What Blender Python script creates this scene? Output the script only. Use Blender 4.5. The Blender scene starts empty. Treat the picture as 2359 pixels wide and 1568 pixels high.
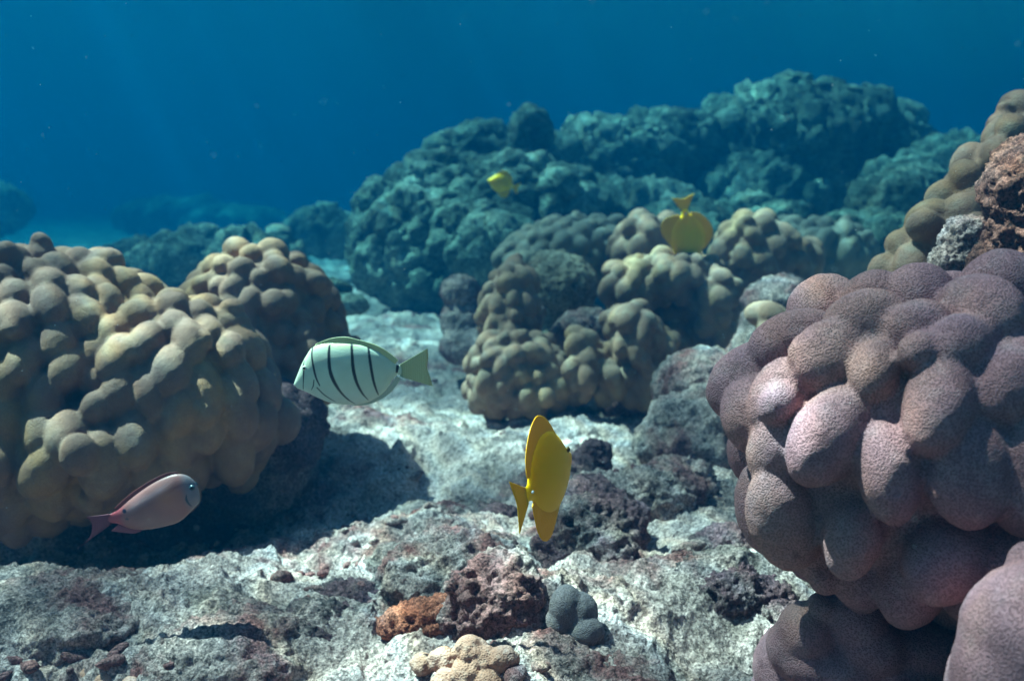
import bpy, bmesh, math, random
import numpy as np
from mathutils import Vector, Matrix, Euler

S = bpy.context.scene
COL = S.collection
R = math.radians
rng = np.random.default_rng(7)

# ------------------------------------------------------------------ camera
CAM = np.array([0.0, 0.0, 0.55])
PITCH = R(8.3)
HFOV = R(55)
cam_d = bpy.data.cameras.new("camera")
cam = bpy.data.objects.new("camera", cam_d)
COL.objects.link(cam)
cam.location = CAM
cam.rotation_euler = (R(90) - PITCH, 0, 0)
cam_d.sensor_width = 36
cam_d.lens = 18 / math.tan(HFOV / 2)
cam_d.clip_start = 0.02
cam_d.clip_end = 500
cam_d.dof.use_dof = True
cam_d.dof.focus_distance = 0.95
cam_d.dof.aperture_fstop = 7.0
S.camera = cam
# lens maths used to lay the place out
FW = np.array([0, math.cos(PITCH), -math.sin(PITCH)])
UP = np.array([0, math.sin(PITCH), math.cos(PITCH)])
RT = np.array([1.0, 0, 0])
FPX = 2359 / 2 / math.tan(HFOV / 2)
def at(px, py, d):
    return CAM + d * (FW + RT * (px - 1179.5) / FPX + UP * (784 - py) / FPX)
def onz(px, py, z=0.0):
    r = FW + RT * (px - 1179.5) / FPX + UP * (784 - py) / FPX
    return CAM + r * (z - CAM[2]) / r[2]
def m(px, d):
    return px * d / FPX

# ------------------------------------------------------------------ world, sun, exposure
SUN_TO = np.array([-0.44, 0.17, 0.88]); SUN_TO /= np.linalg.norm(SUN_TO)
SUN_EL = math.asin(SUN_TO[2]); SUN_ROT = math.atan2(SUN_TO[0], SUN_TO[1])
w = bpy.data.worlds.new("World"); S.world = w; w.use_nodes = True
nt = w.node_tree; nt.nodes.clear()
sky = nt.nodes.new("ShaderNodeTexSky"); sky.sky_type = 'NISHITA'; sky.sun_disc = False
sky.sun_elevation = SUN_EL; sky.sun_rotation = SUN_ROT
bg = nt.nodes.new("ShaderNodeBackground"); bg.inputs[1].default_value = 0.075
ou = nt.nodes.new("ShaderNodeOutputWorld")
nt.links.new(sky.outputs[0], bg.inputs[0]); nt.links.new(bg.outputs[0], ou.inputs[0])
sd = bpy.data.lights.new("sun", 'SUN'); sun = bpy.data.objects.new("sun", sd); COL.objects.link(sun)
sd.energy = 5.0; sd.angle = R(0.5); sd.color = (1.0, 0.80, 0.74)
sun.location = (0, 0, 6)
sun.rotation_euler = Vector(SUN_TO).to_track_quat('Z', 'Y').to_euler()
S.view_settings.view_transform = 'Standard'; S.view_settings.look = 'None'
S.view_settings.gamma = 1.0; S.view_settings.exposure = 3.85
S.view_settings.use_curve_mapping = False
S.cycles.use_denoising = True
S.cycles.max_bounces = 6; S.cycles.diffuse_bounces = 3; S.cycles.glossy_bounces = 2
S.cycles.transparent_max_bounces = 8; S.cycles.volume_bounces = 1

# ------------------------------------------------------------------ helpers: tagging
def tag(o, label=None, cat=None, group=None, kind=None):
    if label: o['label'] = label
    if cat: o['category'] = cat
    if group: o['group'] = group
    if kind: o['kind'] = kind
    return o
def empty(name, loc=(0, 0, 0)):
    o = bpy.data.objects.new(name, None); COL.objects.link(o); o.location = loc
    o.empty_display_size = 0.02
    return o

# ------------------------------------------------------------------ helpers: noise
_p = np.random.default_rng(11).permutation(256); _p = np.concatenate([_p, _p, _p]).astype(np.int32)
_g = np.random.default_rng(12).normal(size=(256, 3)); _g /= np.linalg.norm(_g, axis=1)[:, None]
_g = _g.astype(np.float32)
def pnoise(P):
    P = np.asarray(P, np.float32)
    I = np.floor(P).astype(np.int32); Fr = P - I; I &= 255
    u = Fr * Fr * Fr * (Fr * (Fr * 6 - 15) + 10)
    out = 0
    for dx in (0, 1):
        wx = u[:, 0] if dx else 1 - u[:, 0]
        a = _p[I[:, 0] + dx]
        for dy in (0, 1):
            wy = u[:, 1] if dy else 1 - u[:, 1]
            b = _p[a + I[:, 1] + dy]
            for dz in (0, 1):
                wz = u[:, 2] if dz else 1 - u[:, 2]
                g = _g[_p[b + I[:, 2] + dz] & 255]
                dot = g[:, 0] * (Fr[:, 0] - dx) + g[:, 1] * (Fr[:, 1] - dy) + g[:, 2] * (Fr[:, 2] - dz)
                out = out + wx * wy * wz * dot
    return out * 1.5
def fbm(P, freq, octs=4, gain=0.5, ridged=False, seed=0):
    P = np.asarray(P) * freq + seed * 17.3
    s = 0; a = 1.0; t = 0
    for k in range(octs):
        n = pnoise(P)
        if ridged: n = 1 - 2 * np.abs(n)
        s = s + a * n; t += a; a *= gain; P = P * 2.03 + 5.1
    return s / t
def sstep(a, b, x):
    t = np.clip((x - a) / (b - a), 0, 1); return t * t * (3 - 2 * t)

# ------------------------------------------------------------------ helpers: meshes
def mesh_np(name, V, F, smooth=True):
    V = np.asarray(V, np.float32); F = np.asarray(F, np.int32)
    me = bpy.data.meshes.new(name)
    k = F.shape[1]
    me.vertices.add(len(V)); me.vertices.foreach_set("co", V.ravel())
    me.loops.add(F.size); me.loops.foreach_set("vertex_index", F.ravel())
    me.polygons.add(len(F)); me.polygons.foreach_set("loop_start", np.arange(0, F.size, k, dtype=np.int32))
    me.polygons.foreach_set("use_smooth", np.full(len(F), smooth))
    me.update(); me.validate()
    return me
def link(name, me, mat=None, parent=None):
    o = bpy.data.objects.new(name, me); COL.objects.link(o)
    if mat:
        me.materials.clear(); me.materials.append(mat)
    if parent: o.parent = parent
    return o
def coords(me):
    a = np.empty(len(me.vertices) * 3, np.float32); me.vertices.foreach_get("co", a); return a.reshape(-1, 3)
def normals(me):
    a = np.empty(len(me.vertices) * 3, np.float32); me.vertex_normals.foreach_get("vector", a); return a.reshape(-1, 3)
_ico = {}
def ico(sub):
    if sub not in _ico:
        bm = bmesh.new(); bmesh.ops.create_icosphere(bm, subdivisions=sub, radius=1)
        _ico[sub] = (np.array([v.co[:] for v in bm.verts]), np.array([[v.index for v in f.verts] for f in bm.faces]))
        bm.free()
    return _ico[sub]
def frame(d, n):
    """orthonormal axes with third along d, first near n"""
    d = d / np.linalg.norm(d); n = n - d * np.dot(n, d)
    if np.linalg.norm(n) < 1e-4: n = np.cross(d, [1, 0.3, 0.2])
    n = n / np.linalg.norm(n)
    return np.stack([n, np.cross(d, n), d], 1)
def blend(name, ells, voxel, smooth=5, sub=2):
    """ells: (centre, radii, axes 3x3 or None) -> one closed surface, softly merged, as mesh"""
    Vs, Fs, off = [], [], 0
    for c, r, A in ells:
        v, f = ico(sub if max(r) < 0.026 else (3 if max(r) < 0.12 else 4))
        v = v * np.asarray(r)
        if A is not None: v = v @ A.T
        Vs.append(v + c); Fs.append(f + off); off += len(v)
    me = mesh_np(name, np.concatenate(Vs), np.concatenate(Fs))
    o = bpy.data.objects.new("tmp", me); COL.objects.link(o)
    md = o.modifiers.new("r", 'REMESH'); md.mode = 'VOXEL'; md.voxel_size = voxel; md.use_smooth_shade = True
    if smooth:
        ms = o.modifiers.new("s", 'SMOOTH'); ms.factor = 0.5; ms.iterations = smooth
    dg = bpy.context.evaluated_depsgraph_get(); dg.update()
    out = bpy.data.meshes.new_from_object(o.evaluated_get(dg)); out.name = name
    bpy.data.objects.remove(o); bpy.data.meshes.remove(me)
    return out
def displace(me, fn):
    V = coords(me); N = normals(me)
    V = V + N * np.asarray(fn(V, N), np.float32)[:, None]
    me.vertices.foreach_set("co", V.astype(np.float32).ravel()); me.update()
    me.polygons.foreach_set("use_smooth", np.ones(len(me.polygons), bool))
    return me
def gr(p, grow):
    return 1.0 if grow is None else 1 + grow[2] * min(1, max(0, (grow[0] - p[2]) / (grow[0] - grow[1])))
def seeds(bodies, spacing, rs, zmin=-9, jitter=0.22, grow=None):
    pts, nrm = [], []
    cand = []
    for i, (c, r, A) in enumerate(bodies):
        r = np.asarray(r, float); k = int(14 * (r[0] * r[1] + r[1] * r[2] + r[0] * r[2]) * 4.2 / spacing ** 2) + 60
        d = rs.normal(size=(k, 3)); d /= np.linalg.norm(d, axis=1)[:, None]
        q = d * r; n = d / r; n /= np.linalg.norm(n, axis=1)[:, None]
        if A is not None: q = q @ A.T; n = n @ A.T
        q = q + c
        ok = q[:, 2] > zmin
        for j, (c2, r2, A2) in enumerate(bodies):
            if j == i: continue
            t = q - c2
            if A2 is not None: t = t @ A2
            ok &= (np.sum((t / np.asarray(r2)) ** 2, 1) > 0.94)
        for a, b in zip(q[ok], n[ok]): cand.append((a, b))
    rs.shuffle(cand)
    P = np.zeros((0, 3)); out = []
    for a, b in cand:
        sp = spacing * (1 + jitter * rs.uniform(-1, 1)) * gr(a, grow)
        if len(P) and np.min(np.sum((P - a) ** 2, 1)) < sp * sp: continue
        P = np.vstack([P, a]); out.append((a, b))
    return out
def lobes(bodies, spacing, rs, r0=0.71, elong=(1.0, 1.45), out=0.30, zmin=-9, var=0.2, grow=None):
    """knobs set over the bodies, drawn out a little down the flank"""
    L = list(bodies)
    for p, n in seeds(bodies, spacing, rs, zmin, grow=grow):
        r = spacing * r0 * (1 + var * rs.uniform(-1, 1)) * gr(p, grow)
        down = np.array([0, 0, -1.0]); t = down - n * np.dot(n, down)
        st = np.linalg.norm(t)
        ax = t + n * 0.35 + rs.normal(size=3) * 0.22
        e = 1 + (rs.uniform(*elong) - 1) * min(1, st * 1.3)
        nn = n + rs.normal(size=3) * 0.15 + np.array([0, 0, 0.25])
        c = p + n * r * rs.uniform(out - 0.45, out) - n * 0.1 * r
        L.append((c, (r * 1.0, r * rs.uniform(0.8, 1.0), r * e), frame(ax, nn)))
        if rs.random() < 0.25:
            q = c + n * r * 0.45 + t * r * rs.uniform(-0.7, 0.9) + rs.normal(size=3) * r * 0.35
            rr = r * rs.uniform(0.45, 0.7)
            L.append((q, (rr, rr, rr * 1.2), frame(ax, nn)))
    return L

# ------------------------------------------------------------------ helpers: materials
class NT:
    def __init__(s, name):
        s.m = bpy.data.materials.new(name); s.m.use_nodes = True
        s.t = s.m.node_tree; s.b = s.t.nodes["Principled BSDF"]; s.o = s.t.nodes["Material Output"]
        s.co = s.n("ShaderNodeTexCoord").outputs['Object']
    def n(s, ty, **kw):
        x = s.t.nodes.new(ty)
        for k, v in kw.items(): setattr(x, k, v)
        return x
    def l(s, a, b): s.t.links.new(a, b)
    def noise(s, scale, detail=4, rough=0.5, dist=0.0, co=None, out='Fac'):
        x = s.n("ShaderNodeTexNoise"); x.inputs['Scale'].default_value = scale; x.inputs['Detail'].default_value = detail
        x.inputs['Roughness'].default_value = rough; x.inputs['Distortion'].default_value = dist
        s.l(co or s.co, x.inputs['Vector']); return x.outputs[out]
    def n_warp(s):
        a = s.n("ShaderNodeMix", data_type='VECTOR'); a.inputs[0].default_value = 0.03
        s.l(s.co, a.inputs[4]); s.l(s.noise(30, 2, out='Color'), a.inputs[5]); return a.outputs[1]
    def vor(s, scale, feature='F1', co=None, rnd=1.0, smooth=None):
        x = s.n("ShaderNodeTexVoronoi", feature=feature); x.inputs['Scale'].default_value = scale
        x.inputs['Randomness'].default_value = rnd
        s.l(co or s.co, x.inputs['Vector']); return x.outputs['Distance']
    def ramp(s, fac, stops, interp='LINEAR'):
        x = s.n("ShaderNodeValToRGB"); cr = x.color_ramp; cr.interpolation = interp
        while len(cr.elements) < len(stops): cr.elements.new(0.5)
        for e, (p, c) in zip(cr.elements, stops):
            e.position = p; e.color = (*c, 1) if len(c) == 3 else c
        s.l(fac, x.inputs[0]); return x.outputs[0]
    def mr(s, v, a, b, c=0, d=1, smooth=False):
        x = s.n("ShaderNodeMapRange"); 
        if smooth: x.interpolation_type = 'SMOOTHSTEP'
        for i, q in zip((1, 2, 3, 4), (a, b, c, d)): x.inputs[i].default_value = q
        s.l(v, x.inputs[0]); return x.outputs[0]
    def mix(s, fac, a, b, mode='MIX'):
        x = s.n("ShaderNodeMix", data_type='RGBA', blend_type=mode)
        for sock, v in ((x.inputs[0], fac), (x.inputs[6], a), (x.inputs[7], b)):
            if isinstance(v, (int, float)): sock.default_value = v
            elif isinstance(v, tuple): sock.default_value = (*v, 1)
            else: s.l(v, sock)
        return x.outputs[2]
    def math(s, op, a, b=0.0):
        x = s.n("ShaderNodeMath", operation=op)
        for sock, v in ((x.inputs[0], a), (x.inputs[1], b)):
            if isinstance(v, (int, float)): sock.default_value = v
            else: s.l(v, sock)
        return x.outputs[0]
    def bump(s, h, strength, dist, normal=None):
        x = s.n("ShaderNodeBump"); x.inputs['Strength'].default_value = strength; x.inputs['Distance'].default_value = dist
        s.l(h, x.inputs['Height'])
        if normal: s.l(normal, x.inputs['Normal'])
        return x.outputs[0]
    def fin(s, col, rough=0.85, normal=None, spec=0.2):
        if isinstance(col, tuple): s.b.inputs['Base Color'].default_value = (*col, 1)
        else: s.l(col, s.b.inputs['Base Color'])
        s.b.inputs['Roughness'].default_value = rough; s.b.inputs['Specular IOR Level'].default_value = spec
        if normal: s.l(normal, s.b.inputs['Normal'])
        return s.m

def coral_mat(name, a, b, c, polyp, bumpd, big=9.0, speck=0.35, pale=(0.42, 0.38, 0.33)):
    """living coral skin: mottled tissue, fine cups"""
    s = NT(name)
    n1 = s.noise(big, 5, 0.55)
    col = s.ramp(n1, [(0.32, a), (0.5, b), (0.68, c)])
    n2 = s.noise(big * 5, 3, 0.6)
    col = s.mix(s.mr(n2, 0.5, 0.75, 0, 0.35), col, pale)
    old = s.mr(s.noise(big * 1.7, 6, 0.7, 0.6), 0.61, 0.70, 0, 0.55)
    col = s.mix(old, col, (0.075, 0.06, 0.04))
    v = s.vor(polyp, 'F1')
    cup = s.mr(v, 0.1, 0.65, 0, 1)
    dk = s.mix(1.0, col, (1 - speck, 1 - speck, 1 - speck), 'MULTIPLY')
    col = s.mix(cup, dk, col)
    nb = s.bump(cup, 0.8, bumpd)
    nb = s.bump(s.noise(big * 9, 3, 0.6), 0.15, bumpd * 3, nb)
    return s.fin(col, 0.75, nb, 0.25)

def rock_mat(name, sc=1.0, dark=(0.05, 0.042, 0.045), mid=(0.20, 0.145, 0.138), pale=(0.68, 0.48, 0.445), red=0.15, redcol=(0.22, 0.055, 0.06), balance=0.0, bump=1.0, pits=0.45):
    """limestone under turf algae, pits and crusts"""
    s = NT(name)
    n0 = s.noise(5 * sc, 6, 0.62)
    n1 = s.noise(26 * sc, 8, 0.72)
    n2 = s.noise(150 * sc, 6, 0.75)
    f = s.math('ADD', s.math('MULTIPLY', n0, 0.50), s.math('ADD', s.math('MULTIPLY', n1, 0.32), s.math('MULTIPLY', n2, 0.30)))
    b = balance
    f = s.math('ADD', f, s.mr(s.noise(1.9 * sc, 3, 0.5), 0.3, 0.7, -0.055, 0.055))
    col = s.ramp(f, [(0.40 + b, dark), (0.50 + b, mid), (0.585 + b, tuple(0.5 * (x + y) for x, y in zip(mid, pale))), (0.68 + b, pale)])
    ol = s.noise(11 * sc, 4, 0.6)
    col = s.mix(s.mr(ol, 0.52, 0.66, 0, 0.3), col, (0.21, 0.16, 0.10))
    if red:
        rn = s.noise(4.3 * sc, 5, 0.6, 0.4, co=s.n("ShaderNodeVectorMath", operation='ADD').outputs[0] if False else None)
        rm = s.mr(s.math('ADD', rn, s.math('MULTIPLY', n1, 0.25)), 0.70 - red * 0.4, 0.80 - red * 0.4, 0, 0.8)
        col = s.mix(rm, col, s.ramp(n2, [(0.35, tuple(x * 0.4 for x in redcol)), (0.62, redcol)]))
    # pits
    v = s.vor(95 * sc, 'F1', co=s.n_warp()); pm = s.noise(17 * sc, 3, 0.5)
    pit = s.math('MULTIPLY', s.mr(v, 0.34, 0.16, 0, 1), s.mr(pm, 0.46, 0.58, 0, pits))
    col = s.mix(pit, col, (0.03, 0.035, 0.045))
    v2 = s.vor(230 * sc, 'F1')
    h = s.math('ADD', s.math('MULTIPLY', n1, 1.0), s.math('MULTIPLY', pit, -0.45))
    nb = s.bump(h, 0.9 * bump, 0.012 / sc)
    nb = s.bump(s.math('ADD', n2, s.math('MULTIPLY', v2, 0.6)), 0.9 * bump, 0.0035 / sc, nb)
    sp = s.noise(320 * sc, 3, 0.8)
    k_ = s.mr(s.math('ADD', s.math('MULTIPLY', sp, 0.6), s.math('MULTIPLY', n2, 0.5)), 0.46, 0.64, 0.34, 1.38)
    cm = s.n("ShaderNodeVectorMath", operation='SCALE'); s.l(col, cm.inputs[0]); s.l(k_, cm.inputs[3]); col = cm.outputs[0]
    return s.fin(col, 0.9, nb, 0.12)

MAT_SEABED = rock_mat("seabed limestone", 1.0, balance=-0.055, red=0.10)
t_ = MAT_SEABED.node_tree; pb = t_.nodes["Principled BSDF"]; src = pb.inputs['Base Color'].links[0].from_socket
va = t_.nodes.new("ShaderNodeVertexColor"); va.layer_name = "sand"; mm = t_.nodes.new("ShaderNodeMix"); mm.data_type = 'RGBA'
t_.links.new(va.outputs[0], mm.inputs[0]); t_.links.new(src, mm.inputs[6]); mm.inputs[7].default_value = (0.55, 0.58, 0.50, 1); t_.links.new(mm.outputs[2], pb.inputs['Base Color'])
MAT_ROCK = rock_mat("turf rock", 1.15, balance=-0.015, red=0.3, dark=(0.04, 0.04, 0.05))
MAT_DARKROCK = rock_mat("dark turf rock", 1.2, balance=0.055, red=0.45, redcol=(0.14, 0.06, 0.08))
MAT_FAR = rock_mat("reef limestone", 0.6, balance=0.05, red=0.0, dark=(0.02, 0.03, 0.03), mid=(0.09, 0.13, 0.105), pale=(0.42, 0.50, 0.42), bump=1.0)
MAT_RED = rock_mat("red crust", 1.3, balance=0.01, red=0.8, redcol=(0.46, 0.12, 0.06), dark=(0.04, 0.02, 0.03), mid=(0.17, 0.10, 0.095))
MAT_RUST = rock_mat("rusty rock", 1.0, balance=0.04, red=0.75, redcol=(0.22, 0.085, 0.065), mid=(0.16, 0.10, 0.09), pale=(0.45, 0.30, 0.24))
MAT_RUBBLE = rock_mat("coral rubble", 1.4, balance=-0.03, red=0.35, dark=(0.06, 0.05, 0.05))
MAT_BROWN = rock_mat("brown broken rock", 1.0, balance=0.0, red=0.3, redcol=(0.18, 0.10, 0.07), mid=(0.20, 0.16, 0.12), pale=(0.5, 0.45, 0.35))
MAT_C_NEAR = coral_mat("mauve lobe coral", (0.255, 0.122, 0.138), (0.315, 0.154, 0.172), (0.37, 0.185, 0.165), 680, 0.0009, 8, 0.6, (0.42, 0.30, 0.31))
MAT_C_LEFT = coral_mat("brown lobe coral", (0.175, 0.09, 0.068), (0.235, 0.125, 0.09), (0.37, 0.195, 0.085), 520, 0.0008, 6, 0.25, (0.36, 0.26, 0.19))
MAT_C_MID = coral_mat("olive lobe coral", (0.19, 0.10, 0.07), (0.25, 0.14, 0.095), (0.38, 0.22, 0.11), 420, 0.0008, 6, 0.25, (0.38, 0.35, 0.26))
MAT_C_DIM = coral_mat("grey lobe coral", (0.14, 0.12, 0.10), (0.18, 0.16, 0.13), (0.23, 0.19, 0.14), 420, 0.0008, 6, 0.25, (0.25, 0.25, 0.2))
MAT_C_GREY = coral_mat("smooth grey coral", (0.16, 0.13, 0.14), (0.20, 0.16, 0.17), (0.25, 0.19, 0.18), 700, 0.0009, 20, 0.5, (0.3, 0.24, 0.2))
MAT_C_TAN = coral_mat("tan cauliflower coral", (0.34, 0.16, 0.11), (0.42, 0.21, 0.15), (0.50, 0.29, 0.25), 420, 0.0009, 25, 0.2, (0.62, 0.48, 0.42))

# ------------------------------------------------------------------ seabed
def g2(X, Y, c, sx, sy, h, ang=0.0):
    dx = X - c[0]; dy = Y - c[1]; ca, sa = math.cos(ang), math.sin(ang)
    u = (dx * ca + dy * sa) / sx; v = (-dx * sa + dy * ca) / sy
    return h * np.exp(-(u * u + v * v))
def ground_base(X, Y):
    z = np.zeros_like(X)
    # trough under the left coral
    c = onz(120, 1290); z += g2(X, Y, (c[0], c[1] + 0.14), 0.55, 0.22, -0.15, 0.35)
    # front ledge, mounds
    c = onz(130, 1450); z += g2(X, Y, c, 0.22, 0.13, 0.05)
    c = onz(480, 1500); z += g2(X, Y, c, 0.16, 0.10, 0.05)
    c = onz(660, 1280); z += g2(X, Y, c, 0.32, 0.13, 0.055, 0.4)
    c = onz(1280, 1530); z += g2(X, Y, c, 0.13, 0.08, 0.06)
    c = onz(1640, 1430); z += g2(X, Y, c, 0.17, 0.12, 0.06)
    c = onz(1500, 1200); z += g2(X, Y, c, 0.16, 0.13, 0.06)
    c = onz(1640, 900); z += g2(X, Y, (c[0], c[1]), 0.40, 0.45, 0.10)
    c = onz(1230, 1010); z += g2(X, Y, c, 0.35, 0.2, 0.02)
    c = onz(1380, 955); z += g2(X, Y, c, 0.25, 0.10, -0.05)
    # rises to the right and rear, falls off to the left rear
    z += 0.30 * sstep(0.3, 2.2, X - 0.25 * (Y - 1.0)) * sstep(1.2, 4.5, Y)
    z += -0.12 * sstep(5, 16, Y) * sstep(2.0, -4.0, X)
    z += 0.25 * sstep(5, 9, Y) * sstep(-0.5, 3.0, X)
    return z
def ground_z(X, Y, fine=True):
    X = np.asarray(X, float); Y = np.asarray(Y, float)
    sh = X.shape; X = X.ravel(); Y = Y.ravel()
    P = np.stack([X, Y, np.zeros_like(X)], 1)
    z = ground_base(X, Y)
    ch = sstep(-0.9, -0.3, X) # sand channel smoother on the left rear
    rough = 1.15 - 0.15 * sstep(2.2, 3.2, Y) * sstep(0.4, -0.2, X - 0.0)
    z += 0.05 * fbm(P, 1.6, 3, seed=1) + 0.05 * rough * fbm(P, 4.3, 3, 0.5, seed=2)
    if fine:
        q = fbm(P, 8.0, 3, 0.5, ridged=True, seed=3)
        z += rough * 0.024 * q
        z += rough * 0.016 * fbm(P, 21, 4, 0.6, seed=4)
        z += rough * 0.006 * fbm(P, 85, 3, 0.65, seed=5)
        hole = sstep(0.28, 0.55, fbm(P, 6.5, 3, 0.55, seed=6))
        z -= rough * 0.035 * hole
    return z.reshape(sh)
def gz(x, y):
    return float(ground_z(np.array([x]), np.array([y]))[0])

na, nr = 1150, 820
u = np.linspace(-1, 1, na)
ang = R(34) * u + R(78 - 34) * np.sign(u) * np.clip((np.abs(u) - 0.86) / 0.14, 0, 1) ** 1.5
ang = np.sort(ang)
rr_ = np.exp(np.linspace(math.log(0.22), math.log(70), nr))
# denser between 0.8 and 4 m
t = np.linspace(0, 1, nr)
rr_ = np.exp(np.interp(t, [0, 0.06, 0.62, 0.86, 1], np.log([0.22, 0.8, 2.6, 8.0, 70])))
A_, R_ = np.meshgrid(ang, rr_)
GX = R_ * np.sin(A_); GY = R_ * np.cos(A_)
GZ = ground_z(GX, GY)
# sideways push so edges overhang a little
P = np.stack([GX.ravel(), GY.ravel(), GZ.ravel()], 1)
dx = fbm(P, 14, 3, 0.6, seed=8) * 0.014; dy = fbm(P, 14, 3, 0.6, seed=9) * 0.014
V = P.copy(); V[:, 0] += dx; V[:, 1] += dy
idx = np.arange(na * nr).reshape(nr, na)
F = np.stack([idx[:-1, :-1], idx[:-1, 1:], idx[1:, 1:], idx[1:, :-1]], -1).reshape(-1, 4)
# a plain skirt behind the camera, joined to the fan's edge row
me = mesh_np("seabed", V, F)
sa = 0.05 * sstep(3.4, 6.5, P[:, 1]) * sstep(-0.2, -1.0, P[:, 0] + 0.0 * P[:, 1]) * sstep(-0.5, 0.1, fbm(P, 0.9, 3, seed=31))  # faint pale sand tint at left rear, added to brighten the hazy horizon
ca_ = me.color_attributes.new("sand", 'FLOAT_COLOR', 'POINT'); c_ = np.ones((len(P), 4), np.float32); c_[:, :3] = np.clip(sa, 0, 1)[:, None]; ca_.data.foreach_set("color", c_.ravel())
seabed = link("seabed", me, MAT_SEABED); tag(seabed, kind='structure')
bk = mesh_np("seabed_behind", [(-70, -70, -0.1), (70, -70, -0.1), (70, 16, -0.75), (-70, 16, -0.75)], [(0, 1, 2, 3)])
o = link("seabed", bk, MAT_SEABED); tag(o, kind='structure')

# ------------------------------------------------------------------ water surface overhead, an unseen gobo that dapples the sun
WZ = 2.6
s = NT("dapple mask water"); s.t.nodes.remove(s.b)
lmask = s.n("ShaderNodeVertexColor"); lmask.layer_name = "light_mask"; LMASK = lmask.outputs[0]
def caustic(shift):  # caustic light pattern put into the sheet's transparency colour
    mp = s.n("ShaderNodeMapping"); mp.inputs['Location'].default_value = (shift, shift * 0.7, 0)
    s.l(s.co, mp.inputs[0])
    wn = s.n("ShaderNodeTexNoise"); wn.inputs['Scale'].default_value = 2.6; wn.inputs['Detail'].default_value = 2
    s.l(mp.outputs[0], wn.inputs['Vector'])
    wm = s.n("ShaderNodeMix", data_type='VECTOR'); wm.inputs[0].default_value = 0.16
    s.l(mp.outputs[0], wm.inputs[4]); s.l(wn.outputs['Color'], wm.inputs[5])
    a = s.vor(5.2, 'DISTANCE_TO_EDGE', co=wm.outputs[1]); b = s.vor(9.7, 'DISTANCE_TO_EDGE', co=wm.outputs[1])
    la = s.math('POWER', s.mr(a, 0.0, 0.20, 1, 0), 4.2); lb = s.math('POWER', s.mr(b, 0.0, 0.22, 1, 0), 3.0)
    big = LMASK
    v = s.math('ADD', s.math('MULTIPLY', la, 0.65), s.math('MULTIPLY', lb, 0.40))
    v = s.math('ADD', v, 0.34)
    v = s.math('MULTIPLY', v, big)
    return s.math('MINIMUM', s.math('ADD', v, 0.05), 1.0)
cc = s.n("ShaderNodeCombineColor")
for i, sh in enumerate((0.0, 0.003, 0.006)): s.l(caustic(sh), cc.inputs[i])
tr = s.n("ShaderNodeBsdfTransparent"); s.l(cc.outputs[0], tr.inputs[0])
gl = s.n("ShaderNodeBsdfGlossy"); gl.inputs['Roughness'].default_value = 0.25; gl.inputs['Color'].default_value = (0.55, 0.7, 0.8, 1)
ge = s.n("ShaderNodeNewGeometry"); dt = s.n("ShaderNodeVectorMath", operation='DOT_PRODUCT')
s.l(ge.outputs['Normal'], dt.inputs[0]); s.l(ge.outputs['Incoming'], dt.inputs[1])
fac = s.mr(s.math('ABSOLUTE', dt.outputs['Value']), 0.5, 0.70, 0, 1, True)   # beyond the critical angle the surface mirrors
mx = s.n("ShaderNodeMixShader"); s.l(fac, mx.inputs[0]); s.l(gl.outputs[0], mx.inputs[1]); s.l(tr.outputs[0], mx.inputs[2])
s.l(mx.outputs[0], s.o.inputs[0])
xs = np.concatenate([np.linspace(-70, -4.5, 12), np.linspace(-4.4, 3.4, 240), np.linspace(3.5, 70, 12)])
ys = np.concatenate([np.linspace(-70, -0.6, 12), np.linspace(-0.5, 9.5, 310), np.linspace(10, 70, 12)])
X, Y = np.meshgrid(xs, ys); nx_, ny_ = len(xs), len(ys)
idx = np.arange(nx_ * ny_).reshape(ny_, nx_)
F = np.stack([idx[:-1, :-1], idx[:-1, 1:], idx[1:, 1:], idx[1:, :-1]], -1).reshape(-1, 4)
V = np.stack([X.ravel(), Y.ravel(), np.full(X.size, WZ)], 1)
me = mesh_np("water_surface_gobo", V, F)
# painted light mask: noise, a dimmed area and bright spots aimed at chosen targets
q = fbm(V, 1.5, 3, 0.5, seed=21); q2 = fbm(V, 4.5, 2, 0.5, seed=22)
lmask_ = 0.08 + 0.76 * sstep(-0.12, 0.36, q + 0.35 * q2)
lc_ = at(300, 850, 1.45); lc_ = lc_ + SUN_TO * (WZ - lc_[2]) / SUN_TO[2]
lmask_ *= 1 - 0.45 * np.exp(-((V[:, 0] - lc_[0]) / 0.4) ** 2 - ((V[:, 1] - lc_[1]) / 0.35) ** 2)  # mask dimmed by hand over the left coral
f_ = 0.65 * sstep(2.4, 4.5, V[:, 1]); lmask_ = lmask_ * (1 - f_) + 0.38 * f_
sh_ = at(2150, 900, 0.65); sh_ = sh_ + SUN_TO * (WZ - sh_[2]) / SUN_TO[2]
lmask_ *= 1 + 0.0 * np.exp(-((V[:, 0] - sh_[0]) / 0.28) ** 2 - ((V[:, 1] - sh_[1]) / 0.28) ** 2)
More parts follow.
